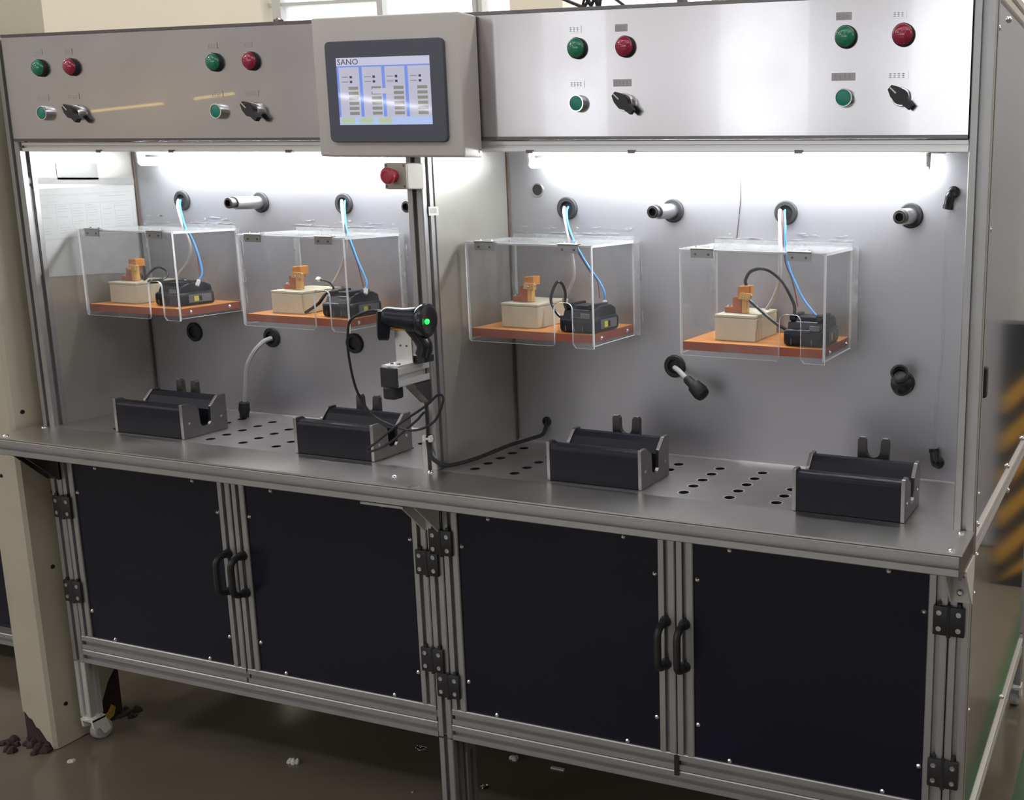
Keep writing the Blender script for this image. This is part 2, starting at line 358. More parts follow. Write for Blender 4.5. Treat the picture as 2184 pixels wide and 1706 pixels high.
# floor debris
def chip(x, y, r, m, label, n=7, hgt=.6):
    mb = MB(); 
    for k in range(n):
        a = random.uniform(0, 6.28); d = random.uniform(0, r); mb.lathe((x + d * math.cos(a), y + d * math.sin(a) * .6, FZ), (random.uniform(-.3, .3), random.uniform(-.3, .3), 1), [(0, r * .45), (r * hgt * .5, r * random.uniform(.3, .5)), (r * hgt, r * .1)], 6)
    return tag(mb.build('floor_scrap', m), label, 'scrap')
chip(.0223, -.064, .010, SEAL, 'pale crumpled scrap on the floor near the column foot')
chip(.4497, .0855, .011, SEAL, 'white crumpled tissue scrap on the floor under the left doors', 9, 1)
chip(.652, .223, .013, CHROME, 'shiny flattened foil scraps on the floor left of the middle leg', 8, .25)
chip(.7473, .0814, .005, CHROME, 'tiny shiny pellet on the floor left of the middle leg', 4)
chip(.8691, .1463, .011, CHROME, 'small wet glinting scrap on the floor right of the middle leg', 7, .3)
chip(.8612, .2537, .012, SEAL, 'pale lump of debris on the floor under the third door', 6, .6)
tag(MB().box(.955, .985, .248, .254, FZ, FZ + .003).build('floor_scrap', SEAL), 'thin pale sliver on the floor under the third door', 'scrap')

# ================================================================ TEST BENCH (frame)
D = .2427; ZB = .5515; ZT = .7397; DB = .85
bench = thing('test_bench', 'two-bay aluminium profile test bench frame with stainless back sheets', 'workbench', (.9, 0, FZ))
def part(name, mb, m, parent=bench, **k): return mb.build(name, m, parent, **k)
part('front_post', MB().profile('z', -.0105, .015, -.5, ZT - .002), ALU)
part('front_post', MB().profile('z', .8955, .015, -.5, ZB - .001), ALU)
part('front_post', MB().profile('z', 1.813, .015, -.5, .790), ALU)
for x in (-.0105, .8955, 1.813): part('rear_post', MB().profile('z', x, DB - .015, -.5, ZT), ALU)
part('bottom_rail', MB().profile('x', .015, -.4885, .005, .8800), ALU)
part('bottom_rail', MB().profile('x', .015, -.4885, .911, 1.7975), ALU)
part('rear_rail', MB().profile('x', DB - .015, -.4885, .005, 1.7975), ALU)
part('light_block_shelf', MB().box(.0, 1.80, .03, DB - .03, -.474, -.470), DARK)  # unseen plate added to keep light out of the cabinet
part('side_rail', MB().profile('y', 1.813, -.0290, .03, DB - .03), ALUB)
part('side_rail', MB().profile('y', 1.813, -.5285, .03, DB), ALUB)
part('side_rail', MB().profile('y', 1.813, .7530, .03, DB), ALUB)
part('leg', MB().profile('z', -.0105, .015, FZ + .062, -.5035), ALUB)
part('leg', MB().profile('z', .8955, .015, FZ + .003, -.5035), ALU)
part('leg', MB().profile('z', .8975, .050, FZ + .003, -.545), ALU)
part('leg', MB().profile('z', 1.813, .015, FZ + .062, -.5035), ALU)
part('leg', MB().profile('z', 1.813, DB - .015, FZ + .062, -.5035), ALU)
part('leg', MB().profile('z', -.0105, DB - .015, FZ + .062, -.5035), ALU)
part('leg_bracket', MB().box(.884, .914, .035, .065, -.545, -.5035), ALU)
for x, y in ((-.0105, .015), (1.813, .015), (1.813, DB - .015), (-.0105, DB - .015)):
    c = part('castor', MB().lathe((x, y, FZ + .062), (0, 0, -1), [(0, .017), (.006, .019), (.010, .014)], 14).prism([(y - .014, FZ + .054), (y + .016, FZ + .054), (y + .026, FZ + .020), (y + .012, FZ + .014), (y + .004, FZ + .030), (y - .012, FZ + .036)], 'x', x - .017, x - .012).prism([(y - .014, FZ + .054), (y + .016, FZ + .054), (y + .026, FZ + .020), (y + .012, FZ + .014), (y + .004, FZ + .030), (y - .012, FZ + .036)], 'x', x + .012, x + .017).box(x - .017, x + .017, y - .014, y + .016, FZ + .050, FZ + .056), WHITEP)
    MB().lathe((x - .010, y + .016, FZ + .020), (1, 0, 0), [(0, .017), (.002, .020), (.018, .020), (.020, .017)], 20).build('wheel', GREYC, c)
# stainless linings
backp = part('back_panel', MB().box(0, 1.80, D, D + .002, 0, ZB), WALLM)
part('side_lining', MB().box(-.002, 0, .03, D, .0, ZB), PARTM)
part('partition', MB().box(.8805, .8820, .03, D, 0, ZB).box(.9110, .9125, .03, D, 0, ZB).box(.8820, .9110, .03, .034, 0, ZB), PARTM)
part('right_lining', MB().box(1.7985, 1.80, .03, D, 0, ZB), PARTM)
part('canopy_underside', MB().box(0, 1.798, .03, D, ZB - .001, ZB + .001), WALLM)
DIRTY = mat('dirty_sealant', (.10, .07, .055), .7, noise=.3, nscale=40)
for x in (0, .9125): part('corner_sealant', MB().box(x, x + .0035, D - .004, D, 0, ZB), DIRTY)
part('side_sheet', MB().box(1.822, 1.8235, .03, DB - .03, -.0145, .7385).box(1.822, 1.8235, .03, DB - .03, -.514, -.0435), SIDEM)
part('rear_sheet', MB().box(.005, 1.80, DB - .02, DB - .018, -.47, ZT), HGREY)
part('left_sheet', MB().box(-.02, -.018, .03, DB - .03, -.47, ZT), HGREY)
part('inner_divider', MB().box(.004, 1.80, D + .01, D + .012, -.47, -.03), DARK)
mb = MB()
for (y, z) in [(.045, .70), (.045, .43), (.045, .20), (.045, .045), (.055, -.005), (.06, -.055), (.045, -.11), (.4, -.005), (.42, -.055), (.62, -.005), (.15, .725), (.4, .725), (.62, .725), (.045, -.30), (.055, -.50), (.5, -.50)]:
    part('side_screw', MB().lathe((1.8235, y, z), (1, 0, 0), [(0, .0055), (.002, .005), (.0045, .0025)], 10), CHROME, smooth=True)
part('door_latch', MB().bbox(1.8235, 1.832, .035, .052, .19, .235, .003), BLK)
# gussets under the worktop overhang
for gx, xa in ((-.0105, -.026), (.8955, .878), (1.813, 1.7985)):
    g = part('gusset', MB().prism([(0, -.034), (-.072, -.034), (-.072, -.040), (-.006, -.108), (0, -.108)], 'x', xa, xa + .003).prism([(0, -.034), (-.072, -.034), (-.072, -.040), (-.006, -.108), (0, -.108)], 'x', xa + .030, xa + .033).box(xa, xa + .033, -.003, -.0005, -.108, -.070), DSTEEL if gx < 1 and gx < .5 else HMIM)
    MB().lathe((gx, -.003, -.092), (0, -1, 0), [(0, .006), (.002, .0055), (.004, .003)], 12).build('bolt', CHROME, g, smooth=True)
# wall grommets
def grommet(x, z, plug=True, r=.0205):
    mb = MB().lathe((x, D, z), (0, -1, 0), [(0, r), (.003, r), (.005, r - .002), (.005, r * .62), (.0005, r * .60)], 24, caps=False)
    if plug: mb.lathe((x, D, z), (0, -1, 0), [(.0004, r * .64), (.0008, r * .6)], 20)
    mb.build('grommet', RUB, backp, smooth=True)
for x in (.126, .540, 1.037, 1.455): grommet(x, .4405)
for x in (.333, .750, 1.2465, 1.6686): grommet(x, .440)
for x in (.1244, .3325, .5421, 1.2467, 1.6639): grommet(x, .1645)
MB().lathe((.9761, D, .4725), (0, -1, 0), [(0, .010), (.0008, .0095)], 20).build('open_hole', DARK, backp)
MB().lathe((.9761, D, .4725), (0, -1, 0), [(0, .0125), (.002, .012), (.002, .0098), (.0, .0098)], 24, caps=False).build('hole_rim', CHROME, backp)
grommet(.9788, .0408, True, .009)

# ---- cabinet doors
def door(x0, x1, hinge_left, handle_x, hz):
    zb, zt = -.4725, -.036
    px0, px1 = x0 + .0305, x1 - .0305
    d = part('cabinet_door', MB().box(px0 - .004, px1 + .004, .004, .007, zb + .026, zt - .026), BLACKP)
    MB().profile('z', x0 + .0155, .015, zb + .030, zt - .03).build('stile', ALU, d)
    MB().profile('z', x1 - .0155, .015, zb + .030, zt - .03).build('stile', ALU, d)
    MB().profile('x', .015, zb + .015, x0 + .0005, x1 - .0005).build('door_rail', ALU, d)
    MB().profile('x', .015, zt - .015, x0 + .0005, x1 - .0005).build('door_rail', ALU, d)
    for sx in (px0 + .062, px1 - .062):
        for z in (-.0765, -.4385): MB().lathe((sx, .004, z), (0, -1, 0), [(0, .0042), (.0015, .004), (.0035, .002)], 10).build('screw', CHROME, d, smooth=True)
    for sx in (px0 + .0065, px1 - .0065):
        for z in (-.1325, -.3845): MB().lathe((sx, .004, z), (0, -1, 0), [(0, .0042), (.0015, .004), (.0035, .002)], 10).build('screw', CHROME, d, smooth=True)
    # hinge pairs straddle post and stile
    hx = x0 - .0015 if hinge_left else x1 + .0015
    for z in hz:
        mb = MB().bbox(hx - .0235, hx + .0235, -.006, -.0002, z - .023, z + .023, .0018).cyl((hx, -.0035, z - .025), (hx, -.0035, z + .0245), .0036, 12)
        for sx in (-.0145, .0145): mb.box(hx + sx - .003, hx + sx + .003, -.004, .002, z + .023, z + .028)
        mb.mat(1)
        for sx in (-.0145, .0145):
            for sz in (-.0125, .0125): mb.lathe((hx + sx, -.0058, z + sz), (0, -1, 0), [(0, .0042), (.0012, .004), (.0012, .002), (.0004, .0018)], 12)
        mb.build('hinge', [BLK, STEEL], d, smooth=True)
    hxx = handle_x
    MB().tube([(hxx, 0, -.210), (hxx, -.016, -.2105), (hxx, -.028, -.217), (hxx, -.031, -.228), (hxx, -.031, -.2475), (hxx, -.031, -.266), (hxx, -.028, -.277), (hxx, -.016, -.2835), (hxx, 0, -.284)], .0062, 10).lathe((hxx, 0, -.210), (0, -1, 0), [(0, .010), (.008, .008)], 14).lathe((hxx, 0, -.284), (0, -1, 0), [(0, .010), (.008, .008)], 14).build('handle', BLK, d, smooth=True)
    return d
door(.0065, .4415, True, .4255, (-.165, -.3445))
door(.4445, .8790, False, .4610, (-.169, -.3515))
door(.9125, 1.3545, True, 1.3375, (-.128, -.396))
door(1.3555, 1.7965, False, 1.3715, (-.1395, -.3855))
part('door_stop', MB().box(1.351, 1.359, -.003, .01, -.480, -.444), BLK)

# ================================================================ WORKTOP
wt = thing('worktop', 'stainless steel worktop with drilled holes and aluminium front rail', 'worktop', (.9, .05, -.003))
HX = [.133, .212, .291, .370, .449, .528, .607, .686, .765]
HX2 = [.962, 1.041, 1.120, 1.199, 1.2775, 1.3565, 1.4355, 1.5145, 1.5935, 1.6725]
HY = [.0345, .0725, .1105, .1485, .1865]
def perforated(x0, x1, xs, ring_from=None):
    mb = MB(); pitch, py, r, N = .079, .038, .0085, 24; y0 = HY[0] - py / 2; y1 = HY[-1] + py / 2; z, zl = 0, -.002
    ex0, ex1 = xs[0] - pitch / 2, xs[-1] + pitch / 2
    for a, b, c, d in ((x0, ex0, .0008, D), (ex1, x1, .0008, D), (ex0, ex1, .0008, y0), (ex0, ex1, y1, D)): mb.add([(a, c, z), (b, c, z), (b, d, z), (a, d, z)], [(0, 1, 2, 3)], 0)
    for x in xs:
        for y in HY:
            o = []; i_ = []; lo = []; rim = []
            for k in range(N):
                a = 2 * PI * (k + .5) / N; cx, cy = math.cos(a), math.sin(a)
                s_ = min(pitch / 2 / max(abs(cx), 1e-6), py / 2 / max(abs(cy), 1e-6)); o.append((x + cx * s_, y + cy * s_, z)); i_.append((x + cx * r, y + cy * r, z - .0003)); rim.append((x + cx * (r + .0028), y + cy * (r + .0028), z)); lo.append((x + cx * r * .97, y + cy * r * .97, -.012))
            rm = 2 if (ring_from and x > ring_from) else 0
            mb.add(o + rim, [(k, (k + 1) % N, N + (k + 1) % N, N + k) for k in range(N)], 0)
            mb.add(rim + i_, [(k, (k + 1) % N, N + (k + 1) % N, N + k) for k in range(N)], rm)
            mb.add(i_ + lo, [(k, (k + 1) % N, N + (k + 1) % N, N + k) for k in range(N)], 1)
            # the rectangle corners
            for sx, sy in ((1, 1), (-1, 1), (-1, -1), (1, -1)):
                c = (x + sx * pitch / 2, y + sy * py / 2, z); near = sorted(o, key=lambda p: (p[0] - c[0]) ** 2 + (p[1] - c[1]) ** 2)
                pa = [p for p in near[:6] if abs(p[0] - c[0]) < 1e-6][:1]; pb = [p for p in near[:6] if abs(p[1] - c[1]) < 1e-6][:1]
                if pa and pb: mb.add([c, pa[0], pb[0]], [(0, 1, 2)], 0)
    return mb
RIMW = mat('bright_hole_rim', (.80, .80, .78), .35, .6)  # pale ring around the holes towards the right end
bmA = perforated(0.0, .8805, HX); oA = bmA.build('perforated_plate', [TAB2, DARK, RIMW], wt)
bmB = perforated(.9125, 1.80, HX2, 1.30); oB = bmB.build('perforated_plate', [TAB2, DARK, RIMW], wt)
MB().box(0, 1.80, .031, D, -.03, -.028).build('under_tray', DARK, wt)
MB().box(-.035, 1.8290, -.1010, -.0002, -.0022, .0006).build('front_plate', TABM, wt)
MB().profile('x', -.0855, -.0185, -.035, 1.8250).build('front_rail', ALU, wt)
MB().box(1.8250, 1.8290, -.102, -.0005, -.036, -.0022).build('end_cap', DSTEEL, wt)
MB().box(0, 1.80, D - .003, D - .0005, .0, .003).build('rear_bead', CHROME, wt)
MB().box(.83, .915, -.0995, -.0715, -.0385, -.0345).build('rail_joint_plate', ALU, wt)
for x, y in ((.866, -.055), (.905, -.012), (1.812, -.088), (1.812, -.013), (-.005, -.088), (-.006, -.012)):
    MB().lathe((x, y, .0006), (0, 0, 1), [(0, .0055), (.0015, .005), (.003, .0025)], 12).build('screw', CHROME, wt, smooth=True)

# ================================================================ CONTROL HOOD
hood = thing('control_hood', 'brushed stainless control hood with lamps and switches above both bays', 'control panel', (.9, .1, ZB))
MB().box(0, 1.797, -.003, -.0005, ZB + .0015, ZT).box(.0052, 1.797, -.0005, D, ZB + .0015, ZT).build('hood_shell', HOODM, hood)
MB().box(0, 1.797, -.005, .004, ZT, ZT + .005).build('top_trim', DSTEEL, hood)
MB().box(0, 1.797, -.0045, -.003, ZB + .001, ZB + .006).build('lower_lip', DSTEEL, hood)
for x0, x1 in ((.0065, .879), (.9125, 1.797)):
    r = MB().profile('x', .013, ZB - .0085, x0, x1, .0085).build('underside_rail', ALUB, hood)
    for t in (.22, .42, .72):
        x = x0 + (x1 - x0) * t; MB().box(x, x + .012, .002, .01, ZB - .019, ZB - .014).build('clip', DSTEEL, r)
for x in (.64, 1.375): MB().lathe((x, .005, ZT + .005), (0, 0, 1), [(0, .008), (.004, .008), (.007, .004)], 10).build('top_bolt', DSTEEL, hood)
def lamp(x, z, lens):
    b = MB().lathe((x, -.003, z), (0, -1, 0), [(0, .0155), (.0045, .0155), (.006, .0145)], 28).build('lamp_base', RUB, hood, smooth=True)
    MB().lathe((x, -.003, z), (0, -1, 0), [(.0050, .0142), (.0075, .0140), (.0105, .0120), (.0130, .0080), (.0140, .0022)], 28).build('lens', lens, b, smooth=True)
def button(x, z):
    b = MB().lathe((x, -.003, z), (0, -1, 0), [(0, .0128), (.0085, .0128), (.0100, .0125), (.0100, .0110), (.0088, .0109)], 28, caps=False).build('button_collar', CHROME, hood, smooth=True)
    MB().lathe((x, -.003, z), (0, -1, 0), [(.007, .0109), (.0090, .0108), (.0096, .0095)], 28).build('button_cap', GBTN, b, smooth=True)
def selector(x, z):
    b = MB().lathe((x, -.003, z), (0, -1, 0), [(0, .0128), (.0075, .0128), (.009, .012)], 28).build('selector_collar', CHROME, hood, smooth=True)
    a = math.radians(-42); ca, sa = math.cos(a), math.sin(a)
    pts = [(-.0180, .0040), (-.0180, -.0040), (-.009, -.0085), (.003, -.0098), (.010, -.0055), (.0215, -.0045), (.0215, .0045), (.010, .0055), (.003, .0098), (-.009, .0085)]
    MB().prism([(x + p * ca - q * sa, z + p * sa + q * ca) for p, q in pts], 'y', -.0115, -.0210).lathe((x, -.0115, z), (0, -1, 0), [(0, .0108), (.007, .0105)], 20).build('knob', BLK, b)
    MB().prism([(x + p * ca - q * sa, z + p * sa + q * ca) for p, q in ((-.0172, .0009), (-.0172, -.0009), (-.006, -.0009), (-.006, .0009))], 'y', -.0210, -.0213).build('pointer_mark', WHITEP, b)
def label(x, z, w, plate=True, n=4):
    o = MB().box(x - w / 2, x + w / 2, -.0036, -.003, z - .0052, z + .0052).build('label_plate', LBL if plate else HOODM, hood)
    mb = MB(); gw = w * .8 / n
    for k in range(n):
        gx = x - w * .4 + k * gw
        for j in range(3): mb.box(gx, gx + gw * .7, -.0038, -.0036, z - .003 + j * .0024, z - .0024 + j * .0024)
        mb.box(gx + gw * .3, gx + gw * .38, -.0038, -.0036, z - .0035, z + .003)
    mb.build('lettering', INK, o)
for i, (lx, rx, z1, z2) in enumerate([(.092, .171, .6835, .6030), (.505, .5845, .6835, .6020), (1.2065, 1.2870, .6860, .6058), (1.6245, 1.7050, .6890, .6078)]):
    lamp(lx, z1, GRN); lamp(rx, z1, RED); button(lx, z2); selector(rx, z2)
    label(lx - .004, z1 + .0275, .022, i in (0, 3), 3); label(rx - .007, z1 + .0270, .020, i in (1, 2), 3)
    label(lx - .003, z2 + .0285, .034 if i == 3 else .026, i in (0, 3)); label(rx - .007, z2 + .0290, .030, i in (1, 2))
tag(MB().tube([(1.150, .03, ZT + .03), (1.190, .02, ZT + .014), (1.2084, .015, ZT + .009), (1.213, .02, ZT + .018), (1.207, .03, ZT + .026), (1.218, .02, ZT + .012), (1.226, .02, ZT + .024), (1.222, .03, ZT + .03), (1.232, .02, ZT + .010), (1.236, .02, ZT + .02), (1.230, .06, ZT + .03), (1.22, .2, ZT + .009)], .0025).tube([(1.205, .018, ZT + .01), (1.212, .014, ZT + .02), (1.217, .022, ZT + .01), (1.224, .02, ZT + .02), (1.228, .02, ZT + .009)], .002).build('cable_tangle', RUB, smooth=True), 'tangled dark wires lying on top of the control hood', 'cable')

# ================================================================ TOUCH TERMINAL
hm = thing('touch_terminal', 'grey steel box with touch screen terminal fixed to hood centre', 'touch screen', (.895, -.03, .5255))
X0, X1, Z0, Z1, YF = .7575, 1.0335, .5255, .7395, -.0525
MB().bbox(X0, X1, YF, -.0055, Z0, Z1, .0035, 3).build('housing', HMIM, hm, smooth=True)
MB().lathe((X1, -.012, Z0 + .010), (1, 0, 0), [(0, .004), (.001, .0035), (.001, .0015)], 12).build('housing_screw', CHROME, hm)
bx0, bx1, bz0, bz1 = .786, 1.0075, .548, .7020
bz = MB(); rr = .008; poly = []
for cx, cz, a0 in ((bx1 - rr, bz1 - rr, 0), (bx0 + rr, bz1 - rr, 90), (bx0 + rr, bz0 + rr, 180), (bx1 - rr, bz0 + rr, 270)):
    for k in range(5): a = math.radians(a0 + k * 22.5); poly.append((cx + rr * math.cos(a), cz + rr * math.sin(a)))
bz.prism(poly, 'y', YF - .006, YF + .001); bzo = bz.build('bezel', BEZ, hm, bevel=.0012)
sx0, sx1, sz0, sz1 = .8075, .9825, .5745, .6765; ys = YF - .0062
MB().box(sx0, sx1, ys - .0002, ys + .002, sz0, sz1).build('screen', SCR, hm)
def sr(name, u0, u1, v0, v1, m, d=.0002):
    MB().box(sx0 + u0 * (sx1 - sx0), sx0 + u1 * (sx1 - sx0), ys - .0002 - d, ys - .0001, sz1 - v1 * (sz1 - sz0), sz1 - v0 * (sz1 - sz0)).build(name, m, hm)
sr('screen_header', 0, 1, 0, .12, S_HEAD); sr('screen_divider', 0, 1, .12, .14, S_BLUE)
for u in (.0, .245, .49, .735): sr('screen_divider', u, u + (.022 if u == 0 else .032), .14, .88, S_BLUE)
for u in (.12, .37, .61, .86):
    for v, m in ((.27, S_DRK), (.34, S_DRK)): sr('screen_dot', u + .02, u + .045, v, v + .035, m, .0003); sr('screen_caption', u - .07, u, v + .01, v + .022, S_BOX, .0003)
    for j in range(6): sr('value_box', u, u + .105, .43 + j * .075, .475 + j * .075, S_BOX, .0003)
sr('screen_popup', .38, .61, .46, .54, S_POP, .0005)
sr('screen_footer', 0, 1, .885, 1, S_LBL)
for a, b in ((.02, .17), (.22, .37), (.43, .57)): sr('footer_button', a, b, .89, .99, S_GRN, .0003)
text('SANO', 'screen_lettering', S_DRK, hm, (sx0 + .002, ys - .0004, sz1 - .0105), .0125, sx=1.2)

# ================================================================ EMERGENCY STOP
es = thing('emergency_stop_box', 'beige emergency stop box with red mushroom button on middle post', 'switch box', (.895, -.02, .475))
MB().bbox(.8745, .9165, -.042, -.001, .475, .5165, .002).build('enclosure', EBOX, es)
MB().bbox(.8747, .9163, -.0445, -.0415, .4755, .5160, .0012).build('cover', EBOX, es)
for sx, sz in ((.8785, .4795), (.9125, .4795), (.8785, .5120), (.9125, .5120)): MB().lathe((sx, -.0445, sz), (0, -1, 0), [(0, .002), (.0006, .0018)], 8).build('screw', DSTEEL, es)
MB().lathe((.8925, -.0445, .4960), (0, -1, 0), [(0, .010), (.004, .010), (.006, .0085), (.010, .0085), (.011, .0125), (.016, .0130), (.0185, .011), (.0190, .0065), (.0180, .006), (.0182, .001)], 28).build('mushroom_button', REDB, es, smooth=True)

# ================================================================ FLUORESCENT LAMPS
for (x0, x1, lb) in ((.070, .805, 'lit fluorescent batten over the left bay'), (.989, 1.7050, 'lit fluorescent batten over the right bay')):
    fl = thing('fluorescent_lamp', lb, 'lamp', ((x0 + x1) / 2, .2, ZB - .002), 'fluorescent battens under the hood')
    MB().prism([(.186, ZB - .001), (.186, ZB - .008), (.192, ZB - .018), (.208, ZB - .018), (.214, ZB - .008), (.214, ZB - .001)], 'x', x0, x1).build('batten', HMIM, fl)
    for x in (x0, x1 - .004): MB().prism([(.190, ZB - .016), (.192, ZB - .034), (.200, ZB - .041), (.208, ZB - .034), (.210, ZB - .016)], 'x', x, x + .004).build('tube_socket', WHITEP, fl)
    MB().cyl((x0 + .004, .200, ZB - .032), (x1 - .004, .200, ZB - .032), .0085, 16).build('tube', TUBEL, fl, smooth=True)
tag(MB().bbox(1.7055, 1.730, .192, .206, ZB - .014, ZB - .005, .002).tube([(1.729, .2, ZB - .009), (1.742, .2, ZB - .011), (1.750, .205, ZB - .003)], .002).build('lamp_connector', BLK), 'dark plug connector at right end of the right lamp', 'connector')

# ================================================================ ACRYLIC COVERS
def make_cover(x, label_, side='a'):
    t = thing('acrylic_cover', label_, 'safety cover', (x, D, .217), 'acrylic covers on the back panel')
    w, d, hh, k = .247, .150, .1695, .0045
    def panel(name, x0, x1, y0, y1, z0, z1, thin, m=ACR):
        mb = MB().box(x0, x1, y0, y1, z0, z1)
        # thin axis faces are clear, the others are cut edges
        pairs = {'z': (0, 1), 'y': (2, 3), 'x': (4, 5)}[thin]
        for i in range(6): mb.m[i] = 0 if i in pairs else 1
        return mb.build(name, [m, ACRE], t, local=True)
    panel('top_panel', 0, w, -d, -.0005, hh - k, hh, 'z', ACRT)
    panel('side_panel', 0, k, -d, -.0005, 0, hh - k - .0002, 'x'); rs = panel('side_panel', w - k, w, -d, -.0005, 0, hh - k - .0002, 'x')
    for nm_, bx_ in (('rear_flange', (w + .0002, w + .0105, -.0035, -.0006, 0, hh)), ('rear_flange', (-.0085, -.0002, -.0035, -.0006, 0, hh)), ('rear_flange', (0, w, -.0035, -.0006, hh + .0002, hh + .0065))):
        MB().box(*bx_).build(nm_, ACRF, t, local=True)
    # front door with the finger slot
    poly = [(.006, -.003), (.168, -.003), (.1715, .001), (.172, .062)]
    for a in range(0, 91, 30): poly.append((.182 - .010 * math.cos(math.radians(a)), .062 + .010 * math.sin(math.radians(a))))
    for a in range(90, -1, -30): poly.append((.197 + .010 * math.cos(math.radians(a)), .062 + .010 * math.sin(math.radians(a))))
    poly += [(.207, .003), (.213, -.004), (w, -.004), (w, hh - .001), (.002, hh - .001), (.002, .0)]
    p2 = []
    for q in poly:
        if not p2 or (abs(q[0] - p2[-1][0]) + abs(q[1] - p2[-1][1])) > 1e-5: p2.append(q)
    mb = MB().prism(p2, 'y', -d - .0048, -d - .0010)
    for i in range(len(mb.m)): mb.m[i] = 0 if i < 2 else 1
    dr = mb.build('door_panel', [ACR, ACRE], t, local=True)
    for hx in (.0225, .185):
        hg = MB().box(hx, hx + .038, -d - .0062, -d - .0048, hh - .014, hh - .0005).box(hx, hx + .038, -d - .0062, -d + .004, hh, hh + .0014).cyl((hx, -d - .006, hh), (hx + .038, -d - .006, hh), .0016, 8).build('hinge', HINGEM, t, local=True)
        for q in (.008, .030):
            MB().lathe((hx + q, -d - .0062, hh - .0085), (0, -1, 0), [(0, .0022), (.0008, .002)], 8).build('hinge_screw', DSTEEL, hg, local=True)
            MB().lathe((hx + q, -d + .001, hh + .0014), (0, 0, 1), [(0, .0025), (.0015, .002), (.0028, .001)], 8).build('hinge_screw', CHROME, hg, local=True, smooth=True)
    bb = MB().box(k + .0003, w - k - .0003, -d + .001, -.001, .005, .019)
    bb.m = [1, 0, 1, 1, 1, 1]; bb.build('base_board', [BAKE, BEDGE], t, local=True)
    for y in (-.128, -.033): MB().lathe((w, y, .012), (1, 0, 0), [(0, .0035), (.0015, .0032), (.003, .0015)], 10).build('board_screw', CHROME, t, local=True, smooth=True)
    rnd = random.Random(int(x * 1000)); mb = MB()
    def flake(px, pz, sx, sz):
        n = 7; pl = [(px + sx * math.cos(6.283 * i / n) * rnd.uniform(.5, 1), pz + sz * math.sin(6.283 * i / n) * rnd.uniform(.4, 1)) for i in range(n)]
        mb.prism(pl, 'y', -.0003, -.0012)
    for q in range(16): flake(rnd.uniform(0, w), hh + .0085 + rnd.uniform(0, .003), rnd.uniform(.004, .014), rnd.uniform(.0006, .0014))
    for q in range(11): flake(rnd.uniform(.01, w + .01), hh + .019 + rnd.uniform(-.003, .003), rnd.uniform(.003, .010), rnd.uniform(.0006, .0022))
    for q in range(12): flake(w + .012 + rnd.uniform(0, .003), rnd.uniform(.01, hh), rnd.uniform(.0006, .0014), rnd.uniform(.003, .010))
    tag(mb.build('sealant_bead', SEALG, t, local=True), kind='stuff')
    return t
CX = [.015, .4195, .9225, 1.3260]
names = ['leftmost', 'second from left', 'third from left', 'rightmost']
LB = ['clear acrylic cover box leftmost on back panel, beside the paper sheet', 'clear acrylic cover box in left bay, behind the barcode scanner',
      'clear acrylic cover box in right bay, beside the partition', 'clear acrylic cover box rightmost on the back panel']
for x, l in zip(CX, LB): make_cover(x, l)

# ================================================================ IVORY BOXES, CLAMPS, BATTERIES
def make_ivory(x, l, groove):
    t = thing('ivory_box', l, 'junction box', (x, D - .118, .2362), 'ivory boxes on the orange boards')
    if groove:
        MB().bbox(0, .071, 0, .030, 0, .0375, .0012).bbox(0, .071, .0315, .104, 0, .0375, .0012).build('body', IVORY, t, local=True)
    else: MB().bbox(0, .073, 0, .104, 0, .0375, .0012).build('body', IVORY, t, local=True)
    MB().bbox(-.0004, .0734 if not groove else .0714, -.0004, .1044, .0380, .0425, .0010).build('lid', IVORY, t, local=True)
    return t
def make_clamp(x, l, wide=0):
    t = thing('terminal_clamp', l, 'clamp', (x, D - .092, .2790), 'brown terminal clamps on the ivory boxes')
    MB().bbox(0, .030, 0, .022, 0, .0095, .0006, 1).bbox(.014, .030, 0, .022, .009, .026, .0006, 1).build('stepped_block', BAKE2, t, local=True)
    MB().bbox(.0225, .036, .001, .021, .0225, .0435, .0006, 1).bbox(.0335, .044, -.001, .021, .0300, .0450, .0006, 1).build('head_block', BAKE, t, local=True)
    MB().prism([(.026, .024), (.046, .022), (.047, .033), (.029, .034)], 'y', -.006, .004).bbox(.031, .040, -.002, .010, .0, .023, .0008, 1).build('spring_clip', BRASS, t, local=True)
    for a, b in ((.004, .006), (.009, .016)): MB().lathe((a, b, .0095), (0, 0, 1), [(0, .0036), (.002, .0032), (.003, .0015)], 10).build('screw', CHROME, t, local=True, smooth=True)
    MB().lathe((.0465, -.002, .030), (1, 0, 0), [(0, .0022), (.002, .002), (.003, .001)], 8).build('screw', CHROME, t, local=True, smooth=True)
    MB().lathe((.036, -.006, .027), (0, -1, 0), [(0, .0022), (.002, .0018)], 8).build('screw', CHROME, t, local=True, smooth=True)
    return t
